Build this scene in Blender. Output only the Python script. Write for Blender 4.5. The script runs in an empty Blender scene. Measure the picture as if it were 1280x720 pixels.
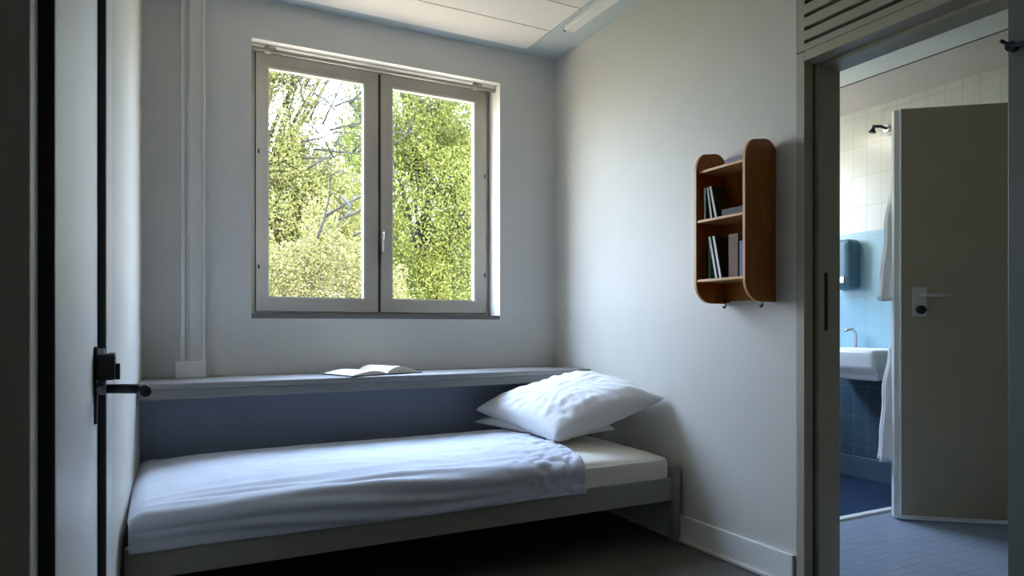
import bpy, bmesh, math, random
import numpy as np
from mathutils import Vector, Matrix, noise
PI = math.pi
C = bpy.context.scene.collection
SC = bpy.context.scene
rnd = random.Random(7)

# ------------------------------------------------------------------ materials
def lin(c):
    return tuple((v/12.92 if v <= .04045 else ((v+.055)/1.055)**2.4) for v in [x/255 for x in c]) + (1,)

def mat(name, rgb, rough=.6, metal=0, var=.06, scale=6, bump=.0, bscale=60, spec=.5, sheen=0):
    m = bpy.data.materials.new(name); m.use_nodes = True
    nt = m.node_tree; N = nt.nodes; L = nt.links
    b = N['Principled BSDF']
    col = lin(rgb)
    b.inputs['Roughness'].default_value = rough
    b.inputs['Metallic'].default_value = metal
    b.inputs['Specular IOR Level'].default_value = spec
    if sheen: b.inputs['Sheen Weight'].default_value = sheen
    tc = N.new('ShaderNodeTexCoord')
    nz = N.new('ShaderNodeTexNoise'); nz.inputs['Scale'].default_value = scale; nz.inputs['Detail'].default_value = 4
    L.new(tc.outputs['Object'], nz.inputs['Vector'])
    r = N.new('ShaderNodeValToRGB')
    r.color_ramp.elements[0].position = .3; r.color_ramp.elements[1].position = .7
    r.color_ramp.elements[0].color = tuple(v*(1-var) for v in col[:3]) + (1,)
    r.color_ramp.elements[1].color = tuple(min(1, v*(1+var)) for v in col[:3]) + (1,)
    L.new(nz.outputs['Fac'], r.inputs['Fac']); L.new(r.outputs['Color'], b.inputs['Base Color'])
    if bump:
        n2 = N.new('ShaderNodeTexNoise'); n2.inputs['Scale'].default_value = bscale; n2.inputs['Detail'].default_value = 3
        L.new(tc.outputs['Object'], n2.inputs['Vector'])
        bp = N.new('ShaderNodeBump'); bp.inputs['Strength'].default_value = bump; bp.inputs['Distance'].default_value = .003
        L.new(n2.outputs['Fac'], bp.inputs['Height']); L.new(bp.outputs['Normal'], b.inputs['Normal'])
    return m

def wood(name, c1, c2, rough=.35):
    m = mat(name, c1, rough)
    nt = m.node_tree; N = nt.nodes; L = nt.links; b = N['Principled BSDF']
    tc = N.new('ShaderNodeTexCoord'); mp = N.new('ShaderNodeMapping'); mp.inputs['Scale'].default_value = (14, 14, 1.6)
    nz = N.new('ShaderNodeTexNoise'); nz.inputs['Scale'].default_value = 5; nz.inputs['Detail'].default_value = 6; nz.inputs['Distortion'].default_value = .6
    r = N.new('ShaderNodeValToRGB'); r.color_ramp.elements[0].position = .35; r.color_ramp.elements[1].position = .68
    r.color_ramp.elements[0].color = lin(c1); r.color_ramp.elements[1].color = lin(c2)
    L.new(tc.outputs['Object'], mp.inputs['Vector']); L.new(mp.outputs['Vector'], nz.inputs['Vector'])
    L.new(nz.outputs['Fac'], r.inputs['Fac']); L.new(r.outputs['Color'], b.inputs['Base Color'])
    return m

def tile(name, zones, axes, bw, rh, grout, rough=.25, mortar=.0022, bump=.3):
    """zones: [(z_top, rgb), ...] bands by height; bathroom shade and light painted into the tile colour"""
    m = bpy.data.materials.new(name); m.use_nodes = True
    nt = m.node_tree; N = nt.nodes; L = nt.links; b = N['Principled BSDF']
    b.inputs['Roughness'].default_value = rough
    tc = N.new('ShaderNodeTexCoord'); sp = N.new('ShaderNodeSeparateXYZ'); cb = N.new('ShaderNodeCombineXYZ')
    L.new(tc.outputs['Object'], sp.inputs[0]); L.new(sp.outputs[axes[0]], cb.inputs[0]); L.new(sp.outputs[axes[1]], cb.inputs[1])
    br = N.new('ShaderNodeTexBrick'); br.offset = 0; br.inputs['Scale'].default_value = 1
    br.inputs['Brick Width'].default_value = bw; br.inputs['Row Height'].default_value = rh
    br.inputs['Mortar Size'].default_value = mortar; br.inputs['Bias'].default_value = 0
    br.inputs['Color1'].default_value = (1, 1, 1, 1); br.inputs['Color2'].default_value = (.93, .93, .93, 1); br.inputs['Mortar'].default_value = (0, 0, 0, 1)
    L.new(cb.outputs[0], br.inputs['Vector'])
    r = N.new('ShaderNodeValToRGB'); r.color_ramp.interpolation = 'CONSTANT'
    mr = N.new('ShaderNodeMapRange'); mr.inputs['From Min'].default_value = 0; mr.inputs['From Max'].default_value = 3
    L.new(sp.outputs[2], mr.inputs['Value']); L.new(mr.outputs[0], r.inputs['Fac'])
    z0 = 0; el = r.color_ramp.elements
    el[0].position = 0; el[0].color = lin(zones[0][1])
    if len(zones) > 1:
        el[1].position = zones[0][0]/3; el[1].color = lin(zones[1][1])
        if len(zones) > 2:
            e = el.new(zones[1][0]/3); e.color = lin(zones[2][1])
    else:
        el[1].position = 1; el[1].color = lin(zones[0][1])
    mu = N.new('ShaderNodeMixRGB'); mu.blend_type = 'MULTIPLY'; mu.inputs[0].default_value = 1
    L.new(r.outputs[0], mu.inputs[1]); L.new(br.outputs['Color'], mu.inputs[2])
    mx = N.new('ShaderNodeMixRGB'); mg = N.new('ShaderNodeMixRGB'); mg.inputs[0].default_value = .35; mg.inputs[2].default_value = lin(grout)
    L.new(r.outputs[0], mg.inputs[1]); L.new(mg.outputs[0], mx.inputs[2])
    L.new(br.outputs['Fac'], mx.inputs[0]); L.new(mu.outputs[0], mx.inputs[1]); L.new(mx.outputs[0], b.inputs['Base Color'])
    bp = N.new('ShaderNodeBump'); bp.invert = True; bp.inputs['Strength'].default_value = bump; bp.inputs['Distance'].default_value = .002
    nz = N.new('ShaderNodeTexNoise'); nz.inputs['Scale'].default_value = 30
    L.new(tc.outputs['Object'], nz.inputs['Vector'])
    ad = N.new('ShaderNodeMath'); ad.operation = 'ADD'; L.new(br.outputs['Fac'], ad.inputs[0]); L.new(nz.outputs['Fac'], ad.inputs[1])
    L.new(ad.outputs[0], bp.inputs['Height']); L.new(bp.outputs[0], b.inputs['Normal'])
    return m

def glass(name, tint=(1, 1, 1), refl=.06):
    m = bpy.data.materials.new(name); m.use_nodes = True
    nt = m.node_tree; N = nt.nodes; L = nt.links
    for n in list(N): N.remove(n)
    o = N.new('ShaderNodeOutputMaterial'); t = N.new('ShaderNodeBsdfTransparent'); g = N.new('ShaderNodeBsdfGlossy')
    t.inputs['Color'].default_value = tuple(tint) + (1,); g.inputs['Roughness'].default_value = .03
    mx = N.new('ShaderNodeMixShader'); mx.inputs[0].default_value = refl
    L.new(t.outputs[0], mx.inputs[1]); L.new(g.outputs[0], mx.inputs[2]); L.new(mx.outputs[0], o.inputs[0])
    return m

def leafmat(name, c1, c2, c3):
    m = bpy.data.materials.new(name); m.use_nodes = True
    nt = m.node_tree; N = nt.nodes; L = nt.links
    for n in list(N): N.remove(n)
    o = N.new('ShaderNodeOutputMaterial'); d = N.new('ShaderNodeBsdfDiffuse'); t = N.new('ShaderNodeBsdfTranslucent')
    ge = N.new('ShaderNodeNewGeometry'); r = N.new('ShaderNodeValToRGB')
    q = lambda c: tuple(v*.26 for v in lin(c)[:3]) + (1,)   # real leaves reflect little
    e = r.color_ramp.elements; e[0].color = q(c1); e[1].color = q(c3); x = e.new(.5); x.color = q(c2)
    L.new(ge.outputs['Random Per Island'], r.inputs['Fac'])
    L.new(r.outputs[0], d.inputs[0]); L.new(r.outputs[0], t.inputs[0])
    mx = N.new('ShaderNodeMixShader'); mx.inputs[0].default_value = .4
    L.new(d.outputs[0], mx.inputs[1]); L.new(t.outputs[0], mx.inputs[2]); L.new(mx.outputs[0], o.inputs[0])
    return m

M = dict(
    wall=mat('wall_paint', (206, 204, 196), .55, var=.015, bump=.12, bscale=220),
    wallfar=mat('far_wall_paint', (220, 221, 221), .6, var=.015, bump=.12, bscale=220),
    white=mat('white_paint', (226, 226, 222), .4, var=.02),
    reveal=mat('reveal_paint', (232, 231, 226), .5, var=.02),
    sash=mat('taupe_window_paint', (182, 176, 165), .45, var=.03),
    bead=mat('cream_glazing_bead', (214, 212, 200), .45),
    rodm=mat('grey_metal_rod', (158, 154, 146), .45, .2),
    ceil=mat('ceiling_margin_paint', (186, 196, 198), .7, var=.02),
    ctile=mat('ceiling_plank', (236, 231, 224), .7, var=.02, scale=3),
    sill=mat('dark_grey_sill', (112, 112, 110), .6), satin=mat('satin_metal', (205, 205, 198), .35, .25),
    groove=mat('dark_groove', (90, 82, 74), .8),
    ledge=mat('grey_ledge_paint', (136, 133, 130), .4, var=.03),
    lower=mat('lower_wall_paint', (134, 142, 158), .5, var=.02),
    floor=mat('dark_floor_lino', (92, 86, 78), .4, var=.12, scale=12, bump=.1),
    shadepaint=mat('unlit_face_paint', (52, 60, 64), .5),
    backpaint=mat('corridor_wall_paint', (186, 180, 170), .8),
    black=mat('flat_black', (14, 16, 18), .5),
    door=mat('pale_grey_door', (240, 242, 242), .42, var=.02, spec=1),
    frame=mat('grey_door_frame', (166, 160, 143), .4, var=.03),
    gdoor=mat('grey_green_door', (162, 154, 132), .4, var=.03),
    ndoor=mat('near_door_paint', (104, 110, 106), .4, var=.03),
    steel=mat('steel', (190, 190, 190), .3, .9),
    dsteel=mat('dark_steel', (48, 54, 60), .3, .7),
    bed=mat('cream_grey_bed_paint', (150, 148, 138), .45, var=.04, bump=.05),
    sheet=mat('white_cotton', (240, 234, 222), .9, var=.015, bump=.25, bscale=35, sheen=.2),
    pillow=mat('white_pillow_cotton', (240, 240, 240), .9, var=.01, bump=.25, bscale=30, sheen=.2),
    blanket=mat('blue_grey_cotton', (212, 217, 230), .85, var=.03, bump=.25, bscale=40, sheen=.2),
    page=mat('book_page', (236, 230, 216), .8, var=.03),
    cover=mat('dark_book_cover', (52, 44, 38), .6),
    shelf=wood('honey_brown_wood', (150, 86, 18), (170, 102, 26)),
    shelfin=wood('shelf_lit_wood', (196, 146, 90), (206, 158, 100)),  # same wood made paler: light on the edges put into the colour
    bside=mat('dark_teal_book_board', (46, 62, 54), .6), bwhite=mat('white_book', (222, 228, 224), .6), bgreen=mat('green_book', (70, 120, 100), .6),
    bbrown=mat('brown_book', (96, 62, 24), .6), bblue=mat('blue_book', (86, 108, 158), .6), bdark=mat('dark_book', (52, 44, 40), .6),
    bpurple=mat('grey_purple_book', (132, 124, 142), .6),
    ceramic=mat('white_ceramic', (232, 234, 240), .12, var=.0),
    towel=mat('white_terry', (238, 240, 242), .95, bump=.6, bscale=150),
    btile=tile('bathroom_wall_tile', [(.78, (82, 102, 114)), (1.62, (160, 196, 206)), (2.5, (228, 226, 216))], (1, 2), .1, .2, (150, 160, 165)),  # dark foot and white top: shade and light painted into the tiles
    btile2=tile('bathroom_end_tile', [(.78, (82, 102, 114)), (1.62, (160, 196, 206)), (2.5, (228, 226, 216))], (0, 2), .1, .2, (150, 160, 165)),  # same painted shade and light bands on the end wall
    vfloor=tile('vestibule_floor_tile', [(3, (150, 160, 176))], (0, 1), .05, .05, (110, 120, 136), .25, bump=.8),
    bfloor=tile('bathroom_floor_tile', [(3, (40, 56, 84))], (0, 1), .1, .1, (34, 46, 66), .35),
    cove=mat('cove_tile', (92, 112, 128), .4),
    bceil=mat('bathroom_ceiling_paint', (205, 194, 186), .6, var=.01),
    disp=mat('blue_grey_plastic', (72, 104, 122), .3),
    glass=glass('window_glass'),
    frost=glass('bathroom_window_glass', (.95, .97, 1)),
    bark=mat('bark', (22, 20, 16), .9, bump=.5),
    paving=mat('pale_paving', (222, 188, 146), .9), grass=mat('lawn', (96, 96, 60), .9, var=.2),
    roof=mat('roof_render', (150, 148, 142), .9),
    leaf_a=leafmat('yellow_green_leaf', (150, 160, 84), (200, 202, 120), (232, 226, 168)),
    leaf_b=leafmat('fresh_green_leaf', (138, 158, 72), (188, 200, 98), (226, 228, 148)),
    leaf_c=leafmat('straw_green_leaf', (160, 160, 92), (208, 202, 132), (232, 224, 172)),
)

_l = mat('lamp_diffuser', (255, 244, 226), .5); _l.node_tree.nodes['Principled BSDF'].inputs['Emission Color'].default_value = (1, .93, .82, 1)
_l.node_tree.nodes['Principled BSDF'].inputs['Emission Strength'].default_value = 26; M['lamp'] = _l
# ------------------------------------------------------------------ mesh helpers
def obj(name, bm, m, parent=None, smooth=False, bevel=0, kind=None, label=None, segs=2):
    me = bpy.data.meshes.new(name)
    bmesh.ops.recalc_face_normals(bm, faces=bm.faces)
    bm.to_mesh(me); bm.free()
    ms = m if isinstance(m, (list, tuple)) else [m]
    for x in ms: me.materials.append(x)
    if smooth:
        for p in me.polygons: p.use_smooth = True
    o = bpy.data.objects.new(name, me); C.objects.link(o)
    if parent: o.parent = parent
    if bevel:
        md = o.modifiers.new('bevel', 'BEVEL'); md.width = bevel; md.segments = segs; md.limit_method = 'ANGLE'
    if kind: o['kind'] = kind
    if label: o['label'] = label
    return o
def tag(o, label, cat, group=None):
    o['label'] = label; o['category'] = cat
    if group: o['group'] = group
    return o
def thing(name, label, cat, loc=(0, 0, 0), group=None):
    o = bpy.data.objects.new(name, None); C.objects.link(o); o.location = loc; o.empty_display_size = .1
    return tag(o, label, cat, group)
def NB(): return bmesh.new()
def box(bm, x0, x1, y0, y1, z0, z1, off=(0, 0, 0), mi=0):
    ox, oy, oz = off
    v = [bm.verts.new((x-ox, y-oy, z-oz)) for z in (z0, z1) for (x, y) in ((x0, y0), (x1, y0), (x1, y1), (x0, y1))]
    for f in ((3, 2, 1, 0), (4, 5, 6, 7), (0, 1, 5, 4), (1, 2, 6, 5), (2, 3, 7, 6), (3, 0, 4, 7)):
        bm.faces.new([v[i] for i in f]).material_index = mi
    return bm
def prism(bm, pts, z0, z1):
    lo = [bm.verts.new((x, y, z0)) for x, y in pts]; hi = [bm.verts.new((x, y, z1)) for x, y in pts]
    bm.faces.new(lo[::-1]); bm.faces.new(hi)
    n = len(pts)
    for i in range(n): bm.faces.new([lo[i], lo[(i+1) % n], hi[(i+1) % n], hi[i]])
    return bm
def prism_y(bm, pts, y0, y1):
    lo = [bm.verts.new((x, y0, z)) for x, z in pts]; hi = [bm.verts.new((x, y1, z)) for x, z in pts]
    bm.faces.new(lo); bm.faces.new(hi[::-1]); n = len(pts)
    for i in range(n): bm.faces.new([lo[i], hi[i], hi[(i+1) % n], lo[(i+1) % n]])
    return bm
def prism_x(bm, pts, x0, x1):
    lo = [bm.verts.new((x0, y, z)) for y, z in pts]; hi = [bm.verts.new((x1, y, z)) for y, z in pts]
    bm.faces.new(lo); bm.faces.new(hi[::-1]); n = len(pts)
    for i in range(n): bm.faces.new([lo[i], hi[i], hi[(i+1) % n], lo[(i+1) % n]])
    return bm
def tube(bm, pts, rad, seg=12, cap=True):
    pts = [Vector(p) for p in pts]; rads = rad if isinstance(rad, (list, tuple)) else [rad]*len(pts)
    rings = []; up = Vector((0, 0, 1))
    for i, p in enumerate(pts):
        d = (pts[min(i+1, len(pts)-1)] - pts[max(i-1, 0)]).normalized()
        a = d.cross(up)
        if a.length < .1: a = d.cross(Vector((1, 0, 0)))
        a.normalize(); b = d.cross(a).normalized()
        rings.append([bm.verts.new(p + rads[i]*(math.cos(2*PI*k/seg)*a + math.sin(2*PI*k/seg)*b)) for k in range(seg)])
    for r0, r1 in zip(rings, rings[1:]):
        for k in range(seg): bm.faces.new([r0[k], r0[(k+1) % seg], r1[(k+1) % seg], r1[k]])
    if cap: bm.faces.new(rings[0][::-1]); bm.faces.new(rings[-1])
    return bm
def grid(bm, f, nu, nv):
    vs = [[bm.verts.new(f(i/nu, j/nv)) for j in range(nv+1)] for i in range(nu+1)]
    for i in range(nu):
        for j in range(nv): bm.faces.new([vs[i][j], vs[i+1][j], vs[i+1][j+1], vs[i][j+1]])
    return vs
def nz(x, y, z=0): return noise.noise(Vector((x, y, z)))
def S(name, bm, m, **k): return obj(name, bm, m, kind='structure', **k)

H = 2.641; XR = 2.167; YF = 3.6; LX = lambda y: -.192+.033*y
# ------------------------------------------------------------------ setting: shell
b = NB(); box(b, -1.2, XR+.05, -1.95, YF+.3, -.12, 0); S('floor', b, M['floor'])
b = NB(); box(b, XR+.05, 4.3, .55, 2.31, -.12, 0); S('floor_vestibule', b, M['vfloor'])
b = NB(); box(b, XR+.05, 4.3, 2.35, YF+.3, -.12, -.01); S('floor_bathroom', b, M['bfloor'])
b = NB(); box(b, 2.33, 4.15, 2.31, 2.35, -.1, .012); S('trim_threshold', b, M['white'], bevel=.004)
# ceiling : margins + planks between grooves
b = NB(); box(b, -1.2, XR+.15, -1.95, YF+.3, H+.012, H+.16); S('ceiling', b, M['groove'])
b = NB(); box(b, -.3, XR, 3.515, YF, H, H+.012); box(b, 1.93, XR, -1.8, 3.515, H, H+.012); S('ceiling_margin', b, M['ceil'])
yy = 3.512; k = 0
for w in [.277] + [.299]*18:
    y1 = yy; y0 = yy-w+.008
    b = NB(); box(b, -.16 if y0 > 1.3 else -1.0, 1.922, max(y0, -1.8), y1, H-.004, H+.012)
    S('ceiling_plank', b, M['ctile'], bevel=.002)
    yy -= w
    if yy < -1.75: break
# far wall with window opening
WX0, WX1, WZ0, WZ1 = .405, 1.79, 1.042, 2.443
b = NB()
box(b, -.4, WX0, YF, YF+.3, 0, H); box(b, WX1, XR+.15, YF, YF+.3, 0, H)
box(b, WX0, WX1, YF, YF+.3, 0, WZ0); box(b, WX0, WX1, YF, YF+.3, WZ1, H)
S('wall_back', b, M['wallfar'])
b = NB()  # white plaster lining of the reveal
t = .004
box(b, WX1-t, WX1, YF-.002, YF+.145, WZ0, WZ1)
box(b, WX0, WX1, YF-.002, YF+.145, WZ1-t, WZ1)
S('trim_reveal', b, M['reveal'])
b = NB(); box(b, LX(3.4)-.1, XR, 3.42, YF, 0, .69); S('wall_back_lower', b, M['lower'])
# left wall, splayed slightly, and its nearer return
b = NB(); prism(b, [(LX(YF), YF), (LX(2.182), 2.182), (-.42, 2.182), (-.42, YF)], 0, H); S('wall_left', b, M['wall'])
b = NB(); prism(b, [(-.23, 1.205), (-.23, 2.19), (-.42, 2.19), (-.42, 1.205)], 0, H); box(b, -1.15, -.42, 1.209, 1.35, 0, H)
S('wall_left_return', b, M['shadepaint'])  # dark colour stands for the shade on this unlit face
b = NB(); box(b, -.23, -.14, 1.35, 2.182, 2.09, H); S('wall_left_over_door', b, M['wall'])
b = NB(); box(b, -1.2, -1.05, -1.95, 1.35, 0, H); S('wall_left_corridor', b, M['backpaint'])
b = NB(); box(b, -1.2, XR+.15, -1.95, -1.8, 0, H); S('wall_front', b, M['backpaint'])
# right wall : beyond door, over door, near
DY0, DY1 = 1.05, 1.80
b = NB(); box(b, XR, 2.32, DY1, YF, 0, H); S('wall_right', b, M['wall'])
b = NB(); box(b, XR+.03, 2.32, DY0, DY1, 2.04, H); S('wall_right_over_door', b, M['frame'])
b = NB(); box(b, XR, 2.32, -1.8, DY0-.02, 0, H); S('wall_right_near', b, M['backpaint'])
# bathroom shell
BH = 2.44
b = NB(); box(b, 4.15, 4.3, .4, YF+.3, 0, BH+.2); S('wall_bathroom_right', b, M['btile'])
b = NB(); box(b, 2.32, 4.15, .4, .55, 0, BH); S('wall_bathroom_front', b, M['bceil'])
b = NB(); box(b, 2.321, 4.3, .4, YF+.3, BH, BH+.36); S('ceiling_bathroom', b, M['bceil'])
b = NB(); box(b, 3.59, 3.625, .55, 3.6, BH-.012, BH); S('trim_bathroom_ceiling', b, M['groove'])
b = NB(); box(b, 2.33, 3.585, .55, 3.6, BH-.02, BH); S('ceiling_bathroom_panel', b, M['white'])
bx0, bx1, bz0, bz1 = 2.75, 4.0, 1.25, 2.3
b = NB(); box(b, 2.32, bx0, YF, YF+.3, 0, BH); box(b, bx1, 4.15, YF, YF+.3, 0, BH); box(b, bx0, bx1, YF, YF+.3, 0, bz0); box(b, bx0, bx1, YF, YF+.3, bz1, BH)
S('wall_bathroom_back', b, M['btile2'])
b = NB(); box(b, 4.135, 4.15, 2.36, YF, -.01, .13); S('baseboard_bathroom', b, M['cove'], bevel=.004)
b = NB()
for x0, x1, z0, z1 in ((bx0, bx0+.05, bz0, bz1), (bx1-.05, bx1, bz0, bz1), (bx0+.05, bx1-.05, bz0, bz0+.05), (bx0+.05, bx1-.05, bz1-.05, bz1)): box(b, x0, x1, YF+.12, YF+.17, z0, z1)
w2 = S('window_2', b, M['sash'])
b = NB(); box(b, bx0+.05, bx1-.05, YF+.14, YF+.146, bz0+.05, bz1-.05); obj('pane', b, M['frost'], w2)
# roof slab overhang
b = NB(); box(b, -1.3, 4.5, -2.1, YF+.34, H+.17, H+.42); S('roof', b, M['roof'])
# baseboard right
b = NB(); box(b, XR-.016, XR, 1.812, 3.42, .0, .122); box(b, XR-.03, XR-.016, 1.812, 3.42, 0, .016)
S('baseboard_right', b, M['white'], bevel=.004)
# pipe boxing on far wall
b = NB(); box(b, .086, .187, 3.545, YF, .834, H); box(b, .086, .104, 3.53, 3.545, .834, H); box(b, .122, .177, 3.53, 3.545, .834, H)
S('trim_pipe_boxing', b, M['wallfar'], bevel=.002)
b = NB(); box(b, .177, .189, 3.52, 3.56, .834, H); S('trim_pipe_edge', b, M['white'], bevel=.002)
b = NB(); box(b, .062, .193, 3.49, YF, .76, .836); S('trim_pipe_plinth', b, M['wallfar'], bevel=.003)

# ------------------------------------------------------------------ window
b = NB()
fy0, fy1 = YF+.14, YF+.2
box(b, WX0, .437, fy0+.015, fy1, WZ0, WZ1); box(b, 1.767, WX1, fy0+.015, fy1, WZ0, WZ1)
box(b, .437, 1.767, fy0+.015, fy1, WZ0, 1.078); box(b, .437, 1.767, fy0+.015, fy1, 2.428, WZ1)
box(b, .43, .455, fy0+.051, fy1, 1.07, 2.435); box(b, 1.751, 1.775, fy0+.051, fy1, 1.07, 2.435)
box(b, .455, 1.751, fy0+.051, fy1, 1.07, 1.092); box(b, .455, 1.751, fy0+.051, fy1, 2.412, 2.435); box(b, 1.08, 1.12, fy0+.051, fy1, 1.092, 2.412)
win = S('window_1', b, M['sash'])
b = NB(); box(b, WX0+.004, WX1-.004, YF-.001, fy0+.014, WZ0-.001, WZ0+.022); obj('sill_board', b, M['sill'], win)
def sash(x0, x1, gx0, gx1):
    z0, z1, gz0, gz1 = 1.08, 2.426, 1.151, 2.363
    b = NB(); box(b, x0, gx0, fy0, fy0+.05, z0, z1); box(b, gx1, x1, fy0, fy0+.05, z0, z1)
    box(b, gx0, gx1, fy0, fy0+.05, z0, gz0); box(b, gx0, gx1, fy0, fy0+.05, gz1, z1)
    s = obj('sash', b, M['sash'], win)
    b = NB(); w = .012; y0, y1 = fy0+.006, fy0+.03
    box(b, gx0, gx0+w*.6, y0, y1, gz0, gz1); box(b, gx1-w, gx1, fy0-.003, y1, gz0, gz1)
    box(b, gx0, gx1, y0, y1, gz0, gz0+w*.6); box(b, gx0, gx1, fy0-.003, y1, gz1-w, gz1)
    obj('glazing_bead', b, M['bead'], s, label='cream glazing bead')
    b = NB(); box(b, gx0, gx1, fy0+.03, fy0+.034, gz0, gz1); obj('pane', b, M['glass'], s)
    for zz in (1.3, 1.9):
        b = NB(); xx = x0+.012 if x0 < 1 else x1-.012
        tube(b, [(xx, fy0-.004, zz), (xx, fy0-.004, zz+.022)], .004, 8); obj('pin', b, M['dsteel'], s)
    return s
sash(.443, 1.09, .5, 1.018); sash(1.108, 1.763, 1.171, 1.693)
b = NB(); box(b, 1.09, 1.108, fy0+.012, fy0+.05, 1.08, 2.426); obj('mullion', b, M['groove'], win)
b = NB(); box(b, 1.104, 1.116, fy0-.012, fy0, 1.36, 1.53); obj('handle_plate', b, M['steel'], win, bevel=.002)
b = NB(); tube(b, [(1.11, fy0-.01, 1.42), (1.11, fy0-.035, 1.42), (1.11, fy0-.037, 1.53)], .006, 8); obj('handle', b, M['steel'], win, smooth=True)
# curtain rod
rod = thing('curtain_rod', 'thin grey curtain rod stretched across the top of the window recess', 'curtain rod', (1.09, 3.665, 2.415))
b = NB(); tube(b, [(-.683, 0, 0), (.697, 0, 0)], .011, 12); obj('rod', b, M['rodm'], rod, smooth=True)
for dx in (-.6, .565):
    b = NB(); box(b, dx-.008, dx+.008, -.004, .012, -.012, .026); tube(b, [(dx-.014, 0, -.001), (dx+.014, 0, -.001)], .0145, 12)
    tube(b, [(dx-.018, -.006, .012), (dx+.04, -.010, .014)], .0045, 8)
    obj('bracket', b, M['frame'], rod)

# ------------------------------------------------------------------ ledge under the window
ld = thing('window_ledge', 'long grey painted ledge running under the window behind the bed', 'ledge', (1, 3.4, .76))
b = NB(); prism(b, [(LX(YF)-1+.002, .2), (LX(3.2)-1+.002, -.2), (XR-1-.002, -.2), (XR-1-.002, .2)], -.028, 0); obj('board', b, M['ledge'], ld, bevel=.008, segs=3)
b = NB(); prism(b, [(LX(3.42)-1+.003, .02), (LX(3.22)-1+.003, -.183), (XR-1-.003, -.183), (XR-1-.003, .02)], -.07, -.028); obj('apron', b, M['ledge'], ld, bevel=.004)

# ------------------------------------------------------------------ left side door
b = NB(); prism(b, [(LX(2.178)+.002, 2.178), (LX(2.065), 2.065), (-.21, 2.065), (-.21, 2.178)], 0, 2.2)
cs = S('trim_door_left', b, M['white'], bevel=.002)
b = NB(); box(b, -.22, -.126, 2.058, 2.0645, 0, 2.2); obj('shade_strip', b, M['black'], cs, label='black strip painting the shaded frame edge')  # black strip added where the frame edge is only in shade
b = NB(); prism(b, [(-.1435, 2.056), (-.146, 1.286), (-.19, 1.286), (-.188, 2.056)], .01, 2.08)
d1 = S('door_1', b, M['door'], bevel=.003)
b = NB(); prism(b, [(-.147, 1.285), (-.147, 1.276), (-.2, 1.276), (-.2, 1.285)], .01, 2.08); obj('edge_shade', b, M['black'], d1)  # dark strip painting the shade on the leaf's unlit edge
b = NB(); prism(b, [(-.168, 1.274), (-.169, 1.209), (-.23, 1.209), (-.23, 1.274)], 0, H); S('trim_door_left_near', b, M['white'], bevel=.002)
# lever handle and lock
b = NB(); box(b, -.143, -.1375, 1.945, 1.985, .76, .95); obj('handle_plate', b, M['dsteel'], d1, bevel=.002)
b = NB(); box(b, -.1375, -.098, 1.925, 1.98, .868, .932); hb = obj('lock_case', b, M['black'], d1, bevel=.004)
b = NB(); box(b, -.098, -.088, 1.94, 1.955, .868, .908); obj('thumb_turn', b, M['dsteel'], d1, bevel=.002)
b = NB(); tube(b, [(-.13, 1.955, .93), (-.13, 1.955, .945)], .01, 12); tube(b, [(-.105, 1.955, .925), (-.105, 1.955, .935)], .008, 12); obj('screw', b, M['steel'], d1)
b = NB(); tube(b, [(-.143, 1.96, .845), (-.118, 1.96, .845)], .015, 16); obj('collar', b, M['steel'], d1, smooth=True)
b = NB(); tube(b, [(-.12, 1.96, .845), (-.09, 1.96, .844), (-.06, 1.957, .843), (-.042, 1.945, .843), (-.034, 1.925, .843), (-.031, 1.86, .843)], [.0115, .012, .0125, .0135, .0135, .013], 14)
obj('lever', b, M['dsteel'], d1, smooth=True)

# ------------------------------------------------------------------ bathroom doorway frame, grille, doors
b = NB()
box(b, XR-.012, XR+.035, 1.762, 1.797, 0, 2.035)          # casing beyond
box(b, XR+.035, 2.2, 1.772, 1.8, 0, 2.0)
box(b, 2.215, 2.335, 1.745, 1.8, 0, 2.0)                  # stop and lining
box(b, XR-.012, 2.335, DY0, 1.762, 2.0, 2.038)            # head
box(b, 2.23, 2.335, DY0, 1.745, 1.985, 2.0)
box(b, XR-.004, 2.335, DY0-.02, DY0, 0, 2.038)
fr = S('trim_door_frame', b, M['frame'], bevel=.003)
b = NB(); box(b, 2.245, 2.262, 1.7425, 1.745, .985, 1.205); obj('strike_plate', b, M['black'], fr)
gr = thing('ventilation_grille', 'grey slatted ventilation panel above the bathroom doorway', 'vent', (XR, 1.42, 2.04))
b = NB(); box(b, .004, .028, -.38, .375, 0, H-2.042); obj('backing', b, M['black'], gr)
b = NB(); box(b, -.012, .004, .342, .375, 0, H-2.042); box(b, -.012, .004, -.38, -.345, 0, H-2.042); box(b, -.012, .004, -.345, .342, 0, .024)
obj('frame', b, M['frame'], gr)
z = .024
while z < .56:
    b = NB(); box(b, -.012, .004, -.345, .342, z+.014, z+.049); obj('slat', b, M['frame'], gr)
    z += .0495
b = NB(); box(b, XR-.006, XR, 1.7965, 1.802, 0, H); S('trim_wall_joint', b, M['black'])
# near open door (right edge of view)
b = NB(); box(b, 2.104, 2.146, .25, 1.046, .01, 2.02)
d2 = S('door_2', b, M['ndoor'], bevel=.003)
b = NB(); tube(b, [(2.15, 1.052, 1.07), (2.15, 1.052, 1.16)], .007, 12); obj('hinge', b, M['black'], d2)
b = NB(); box(b, 2.151, 2.154, 1.05, 1.068, 1.072, 1.158); obj('hinge_leaf', b, M['frame'], d2)
b = NB(); tube(b, [(2.104, 1.03, 1.775), (2.085, 1.03, 1.775)], .014, 12); tube(b, [(2.09, 1.03, 1.775), (2.086, 1.045, 1.79), (2.08, 1.052, 1.797)], .005, 8); tube(b, [(2.09, 1.03, 1.775), (2.085, 1.0, 1.77), (2.083, .95, 1.776)], .006, 8)
obj('coat_hook', b, M['dsteel'], d2)
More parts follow.
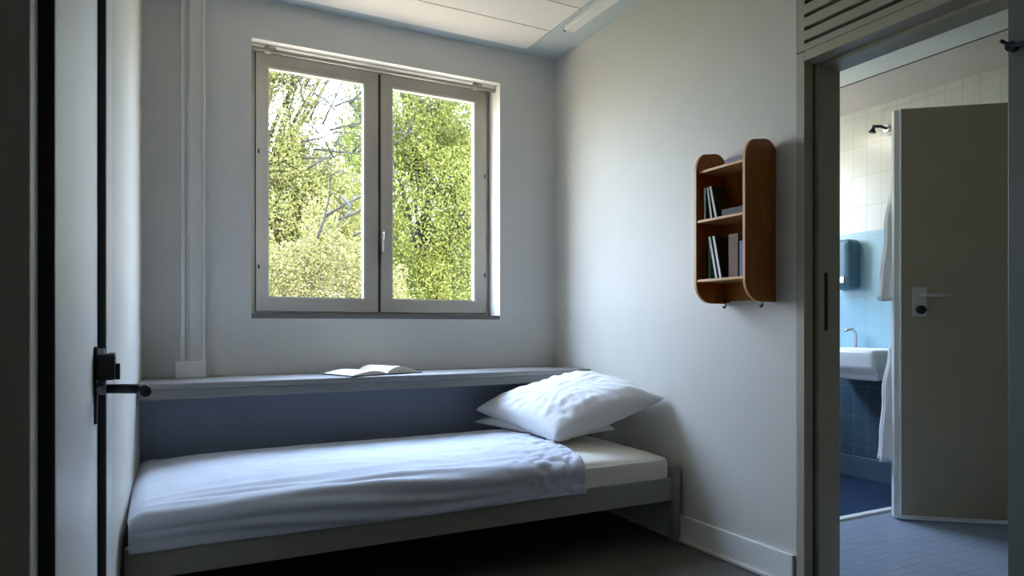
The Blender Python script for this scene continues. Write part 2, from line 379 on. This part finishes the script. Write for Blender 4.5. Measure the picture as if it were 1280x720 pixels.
# grey door standing open in the vestibule
P0 = Vector((3.386, 2.175, 0)); P1 = Vector((4.125, 1.569, 0)); dd = (P1-P0); w3 = dd.length; dd.normalize()
ang = math.atan2(dd.y, dd.x)
b = NB(); box(b, 0, w3, 0, .045, .012, 2.12)
d3 = S('door_3', b, M['gdoor'], bevel=.003); d3.location = P0; d3.rotation_euler.z = ang
b = NB(); box(b, -.028, 0, .022, .06, .015, 2.12); box(b, -.004, 0, -.002, .022, .015, 2.12); box(b, 0, w3, -.0015, .0, .012, .03); obj('edge_strip', b, M['white'], d3, label='white leaf edge')
b = NB(); box(b, .05, .115, -.006, 0, 1.05, 1.2); obj('handle_plate', b, M['satin'], d3, bevel=.002)
b = NB(); tube(b, [(.085, -.006, 1.158), (.085, -.05, 1.158), (.1, -.056, 1.158), (.21, -.056, 1.158)], .008, 12); obj('lever', b, M['satin'], d3, smooth=True)
b = NB(); tube(b, [(.085, -.006, 1.085), (.085, -.03, 1.085)], .022, 16); tube(b, [(.085, -.03, 1.085), (.085, -.034, 1.085)], .012, 16); obj('lock_turn', b, M['dsteel'], d3)
for zz in (.3, 1.1, 1.85):
    b = NB(); tube(b, [(w3+.005, -.004, zz), (w3+.005, -.004, zz+.1)], .008, 10); obj('hinge', b, M['steel'], d3)

# ------------------------------------------------------------------ ceiling strip fixture
cl = thing('ceiling_light', 'slim white ceiling strip fixture close to the right-hand wall', 'ceiling light', (1.985, 1.9, H))
b = NB(); box(b, -.035, .035, -1.25, 1.25, -.03, 0); obj('housing', b, M['white'], cl, bevel=.006)
b = NB(); box(b, -.022, .022, -1.2, 1.2, -.034, -.03); obj('diffuser', b, M['reveal'], cl)
b = NB(); tube(b, [(-.02, 1.262, -.02), (-.02, 1.25, -.02)], .009, 10); obj('end_knob', b, M['dsteel'], cl)

# ------------------------------------------------------------------ bed
bd = thing('bed', 'low cream-grey painted wooden single bed frame against the ledge', 'bed', (1.0, 2.95, 0))
def bx(name, x0, x1, y0, y1, z0, z1, m='bed', bev=.004):
    b = NB(); box(b, x0, x1, y0, y1, z0, z1, (1.0, 2.95, 0)); return obj(name, b, M[m], bd, bevel=bev)
bx('side_rail', -.1, 2.108, 2.447, 2.475, .194, .298); bx('side_rail', -.08, 2.108, 3.375, 3.4, .194, .298)
bx('leg', 2.108, 2.15, 2.44, 2.482, 0, .352); bx('leg', 2.108, 2.15, 3.37, 3.41, 0, .352)
bx('leg', -.1, -.06, 2.476, 2.516, 0, .29); bx('leg', -.08, -.04, 3.33, 3.374, 0, .29)
bx('head_board', 2.115, 2.143, 2.482, 3.37, .2, .33)
for i in range(14): bx('slat', .02+i*.155, .09+i*.155, 2.476, 3.374, .262, .276, bev=0)
b = NB(); tube(b, [(1.07-1, 2.4475-2.95, .246), (1.07-1, 2.4455-2.95, .246)], .009, 14)
for v in b.verts: v.co.x = (v.co.x-.07)*2+.07
obj('slot_cap', b, M['ledge'], bd, label='small oval cap')

def soft_box(bm, x0, x1, y0, y1, z0, z1, r, fn=None, nx=60, ny=30, nzc=8):
    bmesh.ops.create_cube(bm, size=2)
    # build a subdivided box by grids
    for f in list(bm.faces): bm.faces.remove(f)
    for v in list(bm.verts): bm.verts.remove(v)
    ax = [(nx, ny, lambda u, v: (u, v, 0)), (nx, ny, lambda u, v: (u, v, 1)), (nx, nzc, lambda u, v: (u, 0, v)), (nx, nzc, lambda u, v: (u, 1, v)), (ny, nzc, lambda u, v: (0, u, v)), (ny, nzc, lambda u, v: (1, u, v))]
    def mp(u, v, w):
        p = Vector((x0+(x1-x0)*u, y0+(y1-y0)*v, z0+(z1-z0)*w))
        q = Vector((min(max(p.x, x0+r), x1-r), min(max(p.y, y0+r), y1-r), min(max(p.z, z0+r), z1-r)))
        d = p-q
        if d.length > 1e-6: p = q+d.normalized()*r
        if fn: p = p+fn(p, u, v, w)
        return p
    for a, c, g in ax: grid(bm, lambda u, v, g=g: mp(*g(u, v)), a, c)
    bmesh.ops.remove_doubles(bm, verts=bm.verts, dist=1e-5)
MZ0, MZ1 = .278, .395
def crown(p, u, v, w):
    k = max(0, (p.z-MZ0)/(MZ1-MZ0))
    cz = .05*k*(1-(2*u-1)**6)*(1-(2*v-1)**4)
    return Vector((0, .003*nz(p.x*7, p.z*30, 3), cz + .003*k*nz(p.x*9, p.y*9) + .002*nz(p.x*30, p.y*18, 2)))
b = NB(); soft_box(b, -.085, 2.1, 2.455, 3.365, MZ0, MZ1, .03, crown, 90, 50, 10)
mt = tag(obj('mattress', b, M['sheet'], smooth=True), 'mattress in a white fitted sheet on the cream-grey bed frame', 'mattress')
b = NB()
for zz in (MZ1-.012,):
    tube(b, [(x/20*2.14-.06 if x < 40 else 2.08, 2.4545+.003*nz((x/20*2.14-.06)*7, zz*30, 3), zz) for x in range(0, 21)], .0028, 6)
obj('piping', b, M['sheet'], mt, smooth=True)

# blanket : drawn over the mattress, tucked at the front
XB = 1.63
def blanket(u, v, off=0):
    # v : 0 back -> 1 front hem ; u : 0 foot -> 1 head
    edge = XB + .018*nz(v*6, 1.5) - .06*max(0, .75-v)*1.0
    X = -.088 + (edge+.088)*u
    Ltop, R, Ld = .895, .03, .09
    tot = Ltop + R*PI/2 + Ld; s = v*tot
    yb = 3.372; zt = MZ1+.009
    if s < Ltop: Y, Z, ny_, nz_ = yb-s, zt, 0, 1
    elif s < Ltop+R*PI/2:
        a = (s-Ltop)/R; Y, Z = yb-Ltop-R*math.sin(a), zt-R+R*math.cos(a); ny_, nz_ = -math.sin(a), math.cos(a)
    else: Y, Z, ny_, nz_ = yb-Ltop-R, zt-R-(s-Ltop-R*PI/2), -1, 0
    uu = (X+.085)/2.185; vv = (Y-2.455)/.91
    cz = .05*(1-min(1, abs(2*uu-1))**6)*max(0, 1-min(1, abs(2*vv-1))**4)*max(0, min(1, (Z-MZ0)/(MZ1-MZ0)))
    front = max(0, min(1, (v-.55)/.3))
    # long folds fanning from the foot corner towards the pillow
    d = 0
    for k, (a0, a1, am, w) in enumerate(((.85, .855, .010, .012), (.88, .90, .016, .014), (.91, .95, .016, .013), (.95, 1.0, .014, .012), (.84, .80, .006, .012), (.80, .70, .004, .02))):
        c = a0+(a1-a0)*u + .012*math.sin(u*9+k)
        d += am*math.exp(-((v-c)/w)**2)*math.sin(PI*min(1, u*1.15+.06))**.7
    d += (.003+.006*(v > .8)*min(1, (v-.8)/.05))*nz(X*3, v*9, 4) + .0025*nz(X*9, v*22, 1)
    # crumple near the head hem
    h = max(0, min(1, (u-.72)/.28))
    d += h*(.024*abs(nz(X*11+v*9, v*22, 8)) + .008*nz(X*30, v*36, 2))*(1 if v > .45 else v/.45)
    d += .004
    Z += cz; Y += ny_*(d+off); Z += nz_*(d+off)
    if u < .03:  # rounded foot end
        q = 1-(u/.03); Z -= .03*q*q*max(0, nz_); X += 0
    return Vector((max(X, LX(Y)+.004), Y, Z))
b = NB(); grid(b, blanket, 260, 150)
o = obj('blanket', b, M['blanket'], smooth=True)
md = o.modifiers.new('solid', 'SOLIDIFY'); md.thickness = .006; md.offset = 1
tag(o, 'blue-grey cotton blanket drawn over the foot two thirds of the mattress', 'blanket')

# pillows
def pillow(name, L_, F_, R_, T_, th_up, th_dn, seed, label):
    L_, F_, R_, T_ = map(Vector, (L_, F_, R_, T_))
    n = (F_-L_).cross(T_-L_).normalized()
    if n.z < 0: n = -n
    def base(a, c):
        # pull the seam in between the corners
        pa = .045*(1-(2*c-1)**2); pc = .045*(1-(2*a-1)**2)
        a2 = a + pa*(1-2*a); c2 = c + pc*(1-2*c)
        return (L_*(1-a2)+F_*a2)*(1-c2) + (T_*(1-a2)+R_*a2)*c2
    b = NB()
    for sgn, th in ((1, th_up), (-1, th_dn)):
        def f(a, c, sgn=sgn, th=th):
            p = base(a, c)
            e = max(0, 1-abs(2*a-1)**3.2)**.5*max(0, 1-abs(2*c-1)**3.2)**.5
            rim = min(1, min(a, 1-a, c, 1-c)*9)
            w = .014*nz(a*3+seed, c*3, sgn) + .010*abs(nz(a*8+seed, c*5, 2)) + .005*nz(a*17, c*15+seed, 5)
            rad = .006*math.sin(26*math.atan2(c-.5, a-.5)+seed)*(1-rim*.6)*min(1, 8*min(a, 1-a, c, 1-c)+.1)
            return p + n*sgn*(th*e + (w*rim if rim > 0 else 0) + rad*rim)
        grid(b, f, 70, 60)
    bmesh.ops.remove_doubles(b, verts=b.verts, dist=2e-4)
    o = obj(name, b, M['pillow'], smooth=True)
    return tag(o, label, 'pillow')
pillow('pillow', (1.50, 3.34, .485), (1.66, 2.73, .468), (1.98, 2.72, .495), (2.06, 3.26, .54), .06, .028, 3.1,
       'flatter white pillow lying on the mattress underneath another pillow')
pillow('pillow', (1.49, 3.30, .555), (1.605, 2.665, .476), (2.15, 2.555, .655), (2.12, 3.14, .735), .11, .09, 8.4,
       'plump white pillow on top of the other, leaning against the wall')

# ------------------------------------------------------------------ open book on the ledge
bk = thing('open_book', 'open book with cream pages lying face up on the ledge', 'book', (.955, 3.387, .761))
def page(u, v, sg, dz=0):
    x = sg*u*.2; z = .006 + (.042 if sg > 0 else .022)*math.sin(PI*min(1, u*1.02))**.8*(1-u*.55) + dz
    if u > .97: z = .006+dz*.6
    return Vector((x, (v-.5)*.25, z))
for sg in (-1, 1):
    b = NB(); t0 = grid(b, lambda u, v: page(u, v, sg), 24, 4)
    bt = [[b.verts.new((vv.co.x, vv.co.y, .004)) for vv in r] for r in t0]
    for i in range(24):
        b.faces.new([t0[i][0], t0[i+1][0], bt[i+1][0], bt[i][0]]); b.faces.new([t0[i+1][4], t0[i][4], bt[i][4], bt[i+1][4]])
    for j in range(4): b.faces.new([t0[24][j], t0[24][j+1], bt[24][j+1], bt[24][j]])
    obj('pages', b, M['page'], bk, smooth=False)
b = NB(); box(b, -.206, .222, -.13, .13, 0, .004); obj('cover', b, M['cover'], bk, bevel=.001)
bk.rotation_euler.z = math.radians(20)

# ------------------------------------------------------------------ bookshelf
sx, sy, sz = XR-.001, 2.044, 1.097
bs = thing('wall_bookshelf', 'small honey-brown wooden bookshelf with rounded sides hung on the right-hand wall', 'bookshelf', (sx, sy, sz))
def arc(cx, cz, r1, r2, a0, a1, n=7):
    return [(cx+r1*math.cos(math.radians(a0+(a1-a0)*i/n)), cz+r2*math.sin(math.radians(a0+(a1-a0)*i/n))) for i in range(n+1)]
prof = [(0, 0)] + [(-.08, 0)] + arc(-.08, .085, .087, .085, -90, -180)[1:] + [(-.167, .545)] + arc(-.105, .55, .062, .085, 180, 110)[0:] + arc(-.055, .59, .055, .05, 105, 10)
for y0 in (.129, -.139):
    b = NB(); prism_y(b, [(x, z) for x, z in prof], y0, y0+.012); o = obj('side_panel', b, [M['shelf'], M['shelfin']], bs)
    for p in o.data.polygons:
        if abs(p.normal.y) < .5: p.material_index = 1  # edge faces take the paler copy, their light painted in
for z0, t_, dpt in ((.088, .011, -.163), (.336, .011, -.163), (.545, .011, -.15)):
    b = NB(); box(b, dpt, -.008, -.127, .129, z0, z0+t_); obj('shelf_board', b, M['shelfin'], bs, bevel=.001)
b = NB(); box(b, -.008, 0, -.127, .129, .01, .615); obj('back_board', b, M['shelf'], bs)
for yv in (-.10, .10):
    b = NB(); tube(b, [(-.03, yv, .012), (-.03, yv, -.012), (-.036, yv, -.018), (-.044, yv, -.014)], .0045, 8)
    box(b, -.034, -.008, yv-.005, yv+.005, .006, .014); obj('peg', b, M['dsteel'], bs)
def book(label, mt_, y, z, h, t, d, lean, group, x=None, pm='page'):
    sm_ = 'bside' if mt_ == 'bwhite' else mt_; d *= .8
    r = thing('book', label, 'book', (x if x is not None else XR-.14, y, z), group)
    b = NB(); box(b, 0, .003, -t/2, t/2, 0, h, mi=1); box(b, .003, d, -t/2, -t/2+.0015, 0, h); box(b, .003, d, t/2-.0015, t/2, 0, h); obj('cover', b, [M[sm_], M[mt_]], r)
    b = NB(); box(b, .003, d-.003, -t/2+.0016, t/2-.0016, .002, h-.003); obj('pages', b, M[pm], r)
    r.rotation_euler.x = math.radians(lean)
    return r
g1, g2 = 'books on the middle board of the bookshelf', 'books on the lowest board of the bookshelf'
zu = sz+.347+.001; zl = sz+.099+.001
book('thin white-spined book standing upright, farthest left on the bookshelf\'s upper board', 'bwhite', 2.152, zu, .135, .009, .11, 0, g1)
book('thin white-spined book leaning in the middle of the three on the upper board', 'bwhite', 2.115, zu+.001, .135, .009, .11, -9, g1)
book('white-spined book leaning outermost, right of the other two on the upper board', 'bwhite', 2.088, zu+.002, .138, .010, .11, -14, g1)
o = book('dark brown book lying flat on the bookshelf\'s upper board', 'bdark', 0, 0, .15, .03, .11, 0, g1, pm='bdark'); o.location = (XR-.13, 2.065, zu+.016); o.rotation_euler.x = math.radians(90)
book('green book standing upright, left of the leaning white books', 'bgreen', 2.135, zl, .165, .012, .12, 0, g2, x=XR-.13)
book('white-spined book leaning left, next to the upright green book', 'bwhite', 2.086, zl+.002, .178, .011, .12, -13, g2)
book('white-spined book leaning left against its twin, beside the brown book', 'bwhite', 2.062, zl+.002, .178, .011, .12, -13, g2, x=XR-.141)
book('thick brown book standing upright in the middle of the lowest board', 'bbrown', 2.008, zl, .175, .05, .11, 0, g2, x=XR-.125, pm='bbrown')
book('short blue book standing at the right end of the lowest board', 'bblue', 1.945, zl, .14, .03, .12, 0, g2, x=XR-.14)
o = book('grey-purple book lying flat on top of the bookshelf', 'bpurple', 0, 0, .13, .025, .1, 0, None); o.location = (XR-.12, 2.06, sz+.557+.0135); o.rotation_euler.x = math.radians(90)

# ------------------------------------------------------------------ bathroom things
wb = thing('washbasin', 'white ceramic washbasin on the tiled bathroom wall', 'sink', (4.15, 2.75, .86))
b = NB()
soft_box(b, -.46, 0, -.215, .35, -.185, 0, .014, None, 20, 24, 8)
for v in b.verts:   # hollow the bowl
    if v.co.z > -.005 and -.42 < v.co.x < -.08 and -.17 < v.co.y < .28:
        v.co.z -= .12*(1-((v.co.x+.25)/.18)**4)*(1-((v.co.y-.04)/.25)**4) if abs((v.co.x+.25)/.18) < 1 and abs((v.co.y-.04)/.25) < 1 else 0
    if v.co.z < -.13: v.co.x = v.co.x*.9; v.co.y = v.co.y*.93
obj('basin', b, M['ceramic'], wb, smooth=True)
b = NB(); tube(b, [(-.05, .2, 0), (-.05, .2, .09), (-.08, .2, .12), (-.15, .2, .11)], .011, 12); obj('tap', b, M['steel'], wb, smooth=True)
ds = thing('wall_dispenser', 'blue-grey wall dispenser mounted above the washbasin', 'dispenser', (4.15, 3.03, 1.25))
b = NB(); soft_box(b, -.12, 0, -.09, .09, 0, .33, .03, None, 8, 10, 14); obj('body', b, M['disp'], ds, smooth=True)
b = NB(); box(b, -.128, -.118, -.05, .05, .04, .08); obj('lever', b, M['steel'], ds)
# towels on the back of the grey door
u3 = dd; n3 = Vector((-dd.y, dd.x, 0))
at3 = lambda a, c: P0+u3*a+n3*c
def towel(x, y, z0, z1, w0, w1, label):
    t = thing('towel', label, 'towel', (x, y, z1), 'white towels beside the washbasin')
    b = NB(); rows = 26; seg = 40; rings = []
    for i in range(rows+1):
        f = i/rows; z = -(z1-z0)*f; w = w0+(w1-w0)*f**.8; dpt = .022+.028*f
        ring = []
        for k in range(seg):
            a = 2*PI*k/seg; fold = 1+.16*math.sin(7*a+1.5*f)*min(1, f*3)
            ring.append(b.verts.new((w/2*math.cos(a)*fold + .01*nz(f*4, k*.02), dpt*math.sin(a)*fold, z+.006*math.sin(5*a)*(f > .95))))
        rings.append(ring)
    for r0, r1 in zip(rings, rings[1:]):
        for k in range(seg): b.faces.new([r0[k], r0[(k+1) % seg], r1[(k+1) % seg], r1[k]])
    b.faces.new(rings[0]); b.faces.new(rings[-1][::-1])
    obj('cloth', b, M['towel'], t, smooth=True); t.rotation_euler.z = ang
    return t
q = at3(.0, .095); towel(q.x, q.y, 1.14, 1.78, .03, .15, 'upper white towel hanging from a hook high on the back of the grey door')
q = at3(.0, .095); towel(q.x, q.y, .29, .9, .06, .15, 'lower white towel hanging level with the basin behind the grey door')
for zz, lb in ((1.78, 'steel hook holding the upper white towel on the grey door'), (.9, 'steel hook holding the lower white towel on the grey door')):
    b = NB(); tube(b, [at3(.03, .045)+Vector((0, 0, zz+.01)), at3(.02, .09)+Vector((0, 0, zz)), at3(.0, .105)+Vector((0, 0, zz+.02))], .006, 8)
    tube(b, [at3(.03, .045)+Vector((0, 0, zz+.01)), at3(.03, .05)+Vector((0, 0, zz+.01))], .018, 12)
    tag(obj('towel_hook', b, M['steel']), lb, 'hook', 'towel hooks')
sh = thing('shower_head', 'small dark shower head on a bent arm high on the bathroom wall', 'shower head', (4.15, 2.76, 2.27))
b = NB(); tube(b, [(0, 0, 0), (-.05, .01, .012), (-.10, .03, .01)], .009, 10); obj('arm', b, M['dsteel'], sh, smooth=True)
b = NB(); tube(b, [(0, 0, 0), (-.01, 0, 0)], .022, 14); obj('wall_flange', b, M['steel'], sh)
b = NB(); tube(b, [(-.09, .028, .014), (-.10, .03, -.01), (-.104, .032, -.028)], [.009, .012, .024], 14); obj('spray_head', b, M['dsteel'], sh, smooth=True)
lp = thing('ceiling_lamp', 'round warm white lamp on the bathroom ceiling', 'lamp', (3.5, 3.2, BH-.02))
b = NB(); tube(b, [(0, 0, 0), (0, 0, -.03)], .15, 32); obj('rim', b, M['white'], lp)
b = NB(); tube(b, [(0, 0, -.03), (0, 0, -.05), (0, 0, -.06)], [.14, .13, .06], 32); obj('diffuser', b, M['lamp'], lp)

# ------------------------------------------------------------------ outside
b = NB(); box(b, -12, 16, YF+.3, 7.0, -.5, -.4); S('ground_paving', b, M['paving'])
b = NB(); box(b, -30, 40, 7.0, 40, -.5, -.4); S('ground_lawn', b, M['grass'])
def leaves(blobs, n, size, seed):
    r = np.random.RandomState(seed)
    P = []
    vol = np.array([bb[3]*bb[4]*bb[5] for bb in blobs])**.67; vol /= vol.sum()
    for bb, w in zip(blobs, vol):
        k = int(n*w); d = r.normal(size=(k, 3)); d /= np.linalg.norm(d, axis=1)[:, None]
        rad = r.uniform(.35, 1, k)**.45
        rad *= 1+.22*np.sin(d[:, 0]*7+seed)*np.sin(d[:, 2]*6+seed*2)
        P.append(np.array(bb[:3])+d*rad[:, None]*np.array(bb[3:6]))
    P = np.concatenate(P); k = len(P)
    a = r.normal(size=(k, 3)); a /= np.linalg.norm(a, axis=1)[:, None]
    c = np.cross(a, r.normal(size=(k, 3))); c /= np.linalg.norm(c, axis=1)[:, None]
    nn = np.cross(a, c)
    s = size*r.uniform(.6, 1.3, k)[:, None]
    V = np.empty((k, 6, 3)); V[:, 0] = P-a*s; V[:, 1] = P-a*s*.2+c*s*.42; V[:, 2] = P+a*s*.5+c*s*.3
    V[:, 3] = P+a*s; V[:, 4] = P+a*s*.4-c*s*.36; V[:, 5] = P-a*s*.3-c*s*.4
    V[:, 3] += nn*s*.3; V[:, 0] += nn*s*.2
    return V.reshape(-1, 3), np.arange(k*6).reshape(-1, 6)
def tree(name, label, base, trunk_h, tr, blobs, n, size, m, seed, sprigs=0, sprig_rng=None):
    t = thing(name, label, 'tree', base, 'trees outside the window')
    rr = random.Random(seed); b = NB(); z0 = base[2]
    mx = Vector((0, 0, trunk_h))
    tube(b, [(0, 0, 0), (.05, .03, trunk_h*.35), (-.03, .05, trunk_h*.7), mx], [tr*1.3, tr, tr*.8, tr*.5], 10)
    obj('trunk', b, M['bark'], t, smooth=True)
    b = NB()
    for bb in blobs:
        cc = Vector(bb[:3])-Vector(base)
        for q in range(5):
            e = cc+Vector((rr.uniform(-.8, .8)*bb[3], rr.uniform(-.8, .8)*bb[4], rr.uniform(-.3, .8)*bb[5]))
            s = mx*rr.uniform(.45, 1); mid = (s+e)/2+Vector((rr.uniform(-.15, .15), 0, rr.uniform(0, .2)))
            tube(b, [s, mid, e], [tr*.35, tr*.2, tr*.05], 6)
    if sprig_rng:
        for q in range(sprigs):
            s = Vector([rr.uniform(*sprig_rng[0]), rr.uniform(*sprig_rng[1]), rr.uniform(*sprig_rng[2])])-Vector(base)
            d = Vector((rr.uniform(-.2, 1), rr.uniform(-.3, .3), rr.uniform(-.1, .8))).normalized()
            pts = [s]; L_ = rr.uniform(.4, .9)
            for i in range(4):
                d = (d+Vector((rr.uniform(-.5, .5), rr.uniform(-.3, .3), rr.uniform(-.4, .4)))).normalized(); pts.append(pts[-1]+d*L_/4)
            tube(b, pts, [.014, .011, .008, .006, .003], 5)
            for i in (2, 3):
                e = pts[i]+Vector((rr.uniform(-.25, .25), rr.uniform(-.1, .1), rr.uniform(-.05, .3))); tube(b, [pts[i], (pts[i]+e)/2+Vector((0, 0, .03)), e], [.007, .005, .003], 5)
    obj('branches', b, M['bark'], t, smooth=True)
    V, F = leaves([tuple(np.array(bb[:3])-np.array(base))+tuple(bb[3:]) for bb in blobs], n, size, seed)
    me = bpy.data.meshes.new('foliage'); me.from_pydata(V.tolist(), [], F.tolist()); me.materials.append(M[m])
    o = bpy.data.objects.new('foliage', me); C.objects.link(o); o.parent = t
    return t
G = -.4
tree('deciduous_tree', 'yellow-green tree seen through the left edge of the left window pane', (.9, 8.6, G), 3.2, .11,
     [(.8, 8.6, 3.4, 1.0, .6, 1.4), (1.0, 8.6, 4.6, .75, .5, 1.0), (1.5, 8.8, 2.6, .8, .5, .75), (1.05, 8.6, 2.1, 1.1, .7, .8), (1.75, 8.6, 2.2, .5, .6, .8), (1.9, 8.7, 4.9, .7, .5, .5)], 115000, .021, 'leaf_a', 11, 34, ((1.35, 2.2), (8.2, 8.5), (2.8, 4.3)))
tree('deciduous_tree', 'dense bright green tree filling the right window pane', (3.9, 10.6, G), 3.4, .13,
     [(3.9, 10.4, 2.6, 1.35, .9, 1.7), (3.5, 10.6, 4.5, .95, .9, 1.2), (4.6, 10.7, 4.6, 1.1, .9, 1.4), (3.6, 10.2, 1.2, 1.0, .8, 1.1), (5.0, 10.6, 2.2, 1.0, .8, 1.6)], 120000, .027, 'leaf_b', 23, 8, ((2.9, 3.8), (9.6, 9.8), (3.6, 4.8)))
tree('shrub', 'pale straw-green shrub low in the left window pane', (1.4, 6.4, G), 1.5, .05,
     [(1.4, 6.4, 1.1, .6, .45, 1.0), (.85, 6.4, 1.0, .5, .4, .9), (1.85, 6.4, .95, .4, .4, .8)], 42000, .0155, 'leaf_c', 31, 5, ((1.2, 1.7), (6.0, 6.2), (1.7, 2.2)))
tree('deciduous_tree', 'hazy pale green tree standing farthest off in the middle of the view', (4.2, 16, G), 4.2, .18,
     [(3.6, 16, 3.2, 2.0, 1.2, 2.3), (5.8, 16, 4.6, 2.0, 1.4, 2.6), (8.0, 16, 5.0, 1.9, 1.3, 3.6), (2.4, 16, 3.2, 1.8, 1.3, 1.9), (4.4, 16.2, 5.6, .8, .8, .9), (6.2, 16, 1.8, 2.4, 1.2, 2.0)], 80000, .048, 'leaf_a', 47)

# ------------------------------------------------------------------ light
w = bpy.data.worlds.new('World'); SC.world = w; w.use_nodes = True
N = w.node_tree.nodes; L = w.node_tree.links; bg = N['Background']
tc = N.new('ShaderNodeTexCoord'); sp = N.new('ShaderNodeSeparateXYZ'); r = N.new('ShaderNodeValToRGB')
L.new(tc.outputs['Generated'], sp.inputs[0]); L.new(sp.outputs[2], r.inputs[0])
e = r.color_ramp.elements; e[0].position = 0; e[0].color = (.50, .52, .54, 1); e[1].position = .9; e[1].color = (.88, 1.22, 1.8, 1)
x = e.new(.3); x.color = (.55, .67, .85, 1)
L.new(r.outputs[0], bg.inputs[0]); bg.inputs[1].default_value = 24
sd = bpy.data.lights.new('sun', 'SUN'); sd.energy = 27; sd.color = (1, .86, .64); sd.angle = math.radians(1)
so = bpy.data.objects.new('sun', sd); C.objects.link(so)
so.rotation_euler = Vector((-.25, 1, -1.05)).to_track_quat('-Z', 'Y').to_euler(); so.location = (0, -5, 8)
def portal(x0, x1, z0, z1, y):
    a = bpy.data.lights.new('window_portal', 'AREA'); a.shape = 'RECTANGLE'; a.size = x1-x0; a.size_y = z1-z0; a.cycles.is_portal = True
    o = bpy.data.objects.new('window_portal', a); C.objects.link(o); o.location = ((x0+x1)/2, y, (z0+z1)/2); o.rotation_euler = (-PI/2, 0, 0)
portal(WX0, WX1, WZ0, WZ1, YF+.21); portal(bx0, bx1, bz0, bz1, YF+.18)

# ------------------------------------------------------------------ camera
cd = bpy.data.cameras.new('camera'); co = bpy.data.objects.new('camera', cd); C.objects.link(co); SC.camera = co
cd.sensor_width = 36; cd.lens = 848/1280*36; cd.shift_y = 48/1280; cd.clip_start = .02
co.location = (0, 0, 1.0); co.rotation_euler = (PI/2, 0, -math.atan(440/848))
SC.view_settings.view_transform = 'Standard'; SC.view_settings.look = 'None'
SC.view_settings.exposure = 0; SC.view_settings.gamma = 1; SC.view_settings.use_curve_mapping = False
cy = SC.cycles; cy.use_denoising = True; cy.max_bounces = 10; cy.diffuse_bounces = 7; cy.transparent_max_bounces = 16; cy.sample_clamp_indirect = 6
cy.caustics_reflective = False; cy.caustics_refractive = False
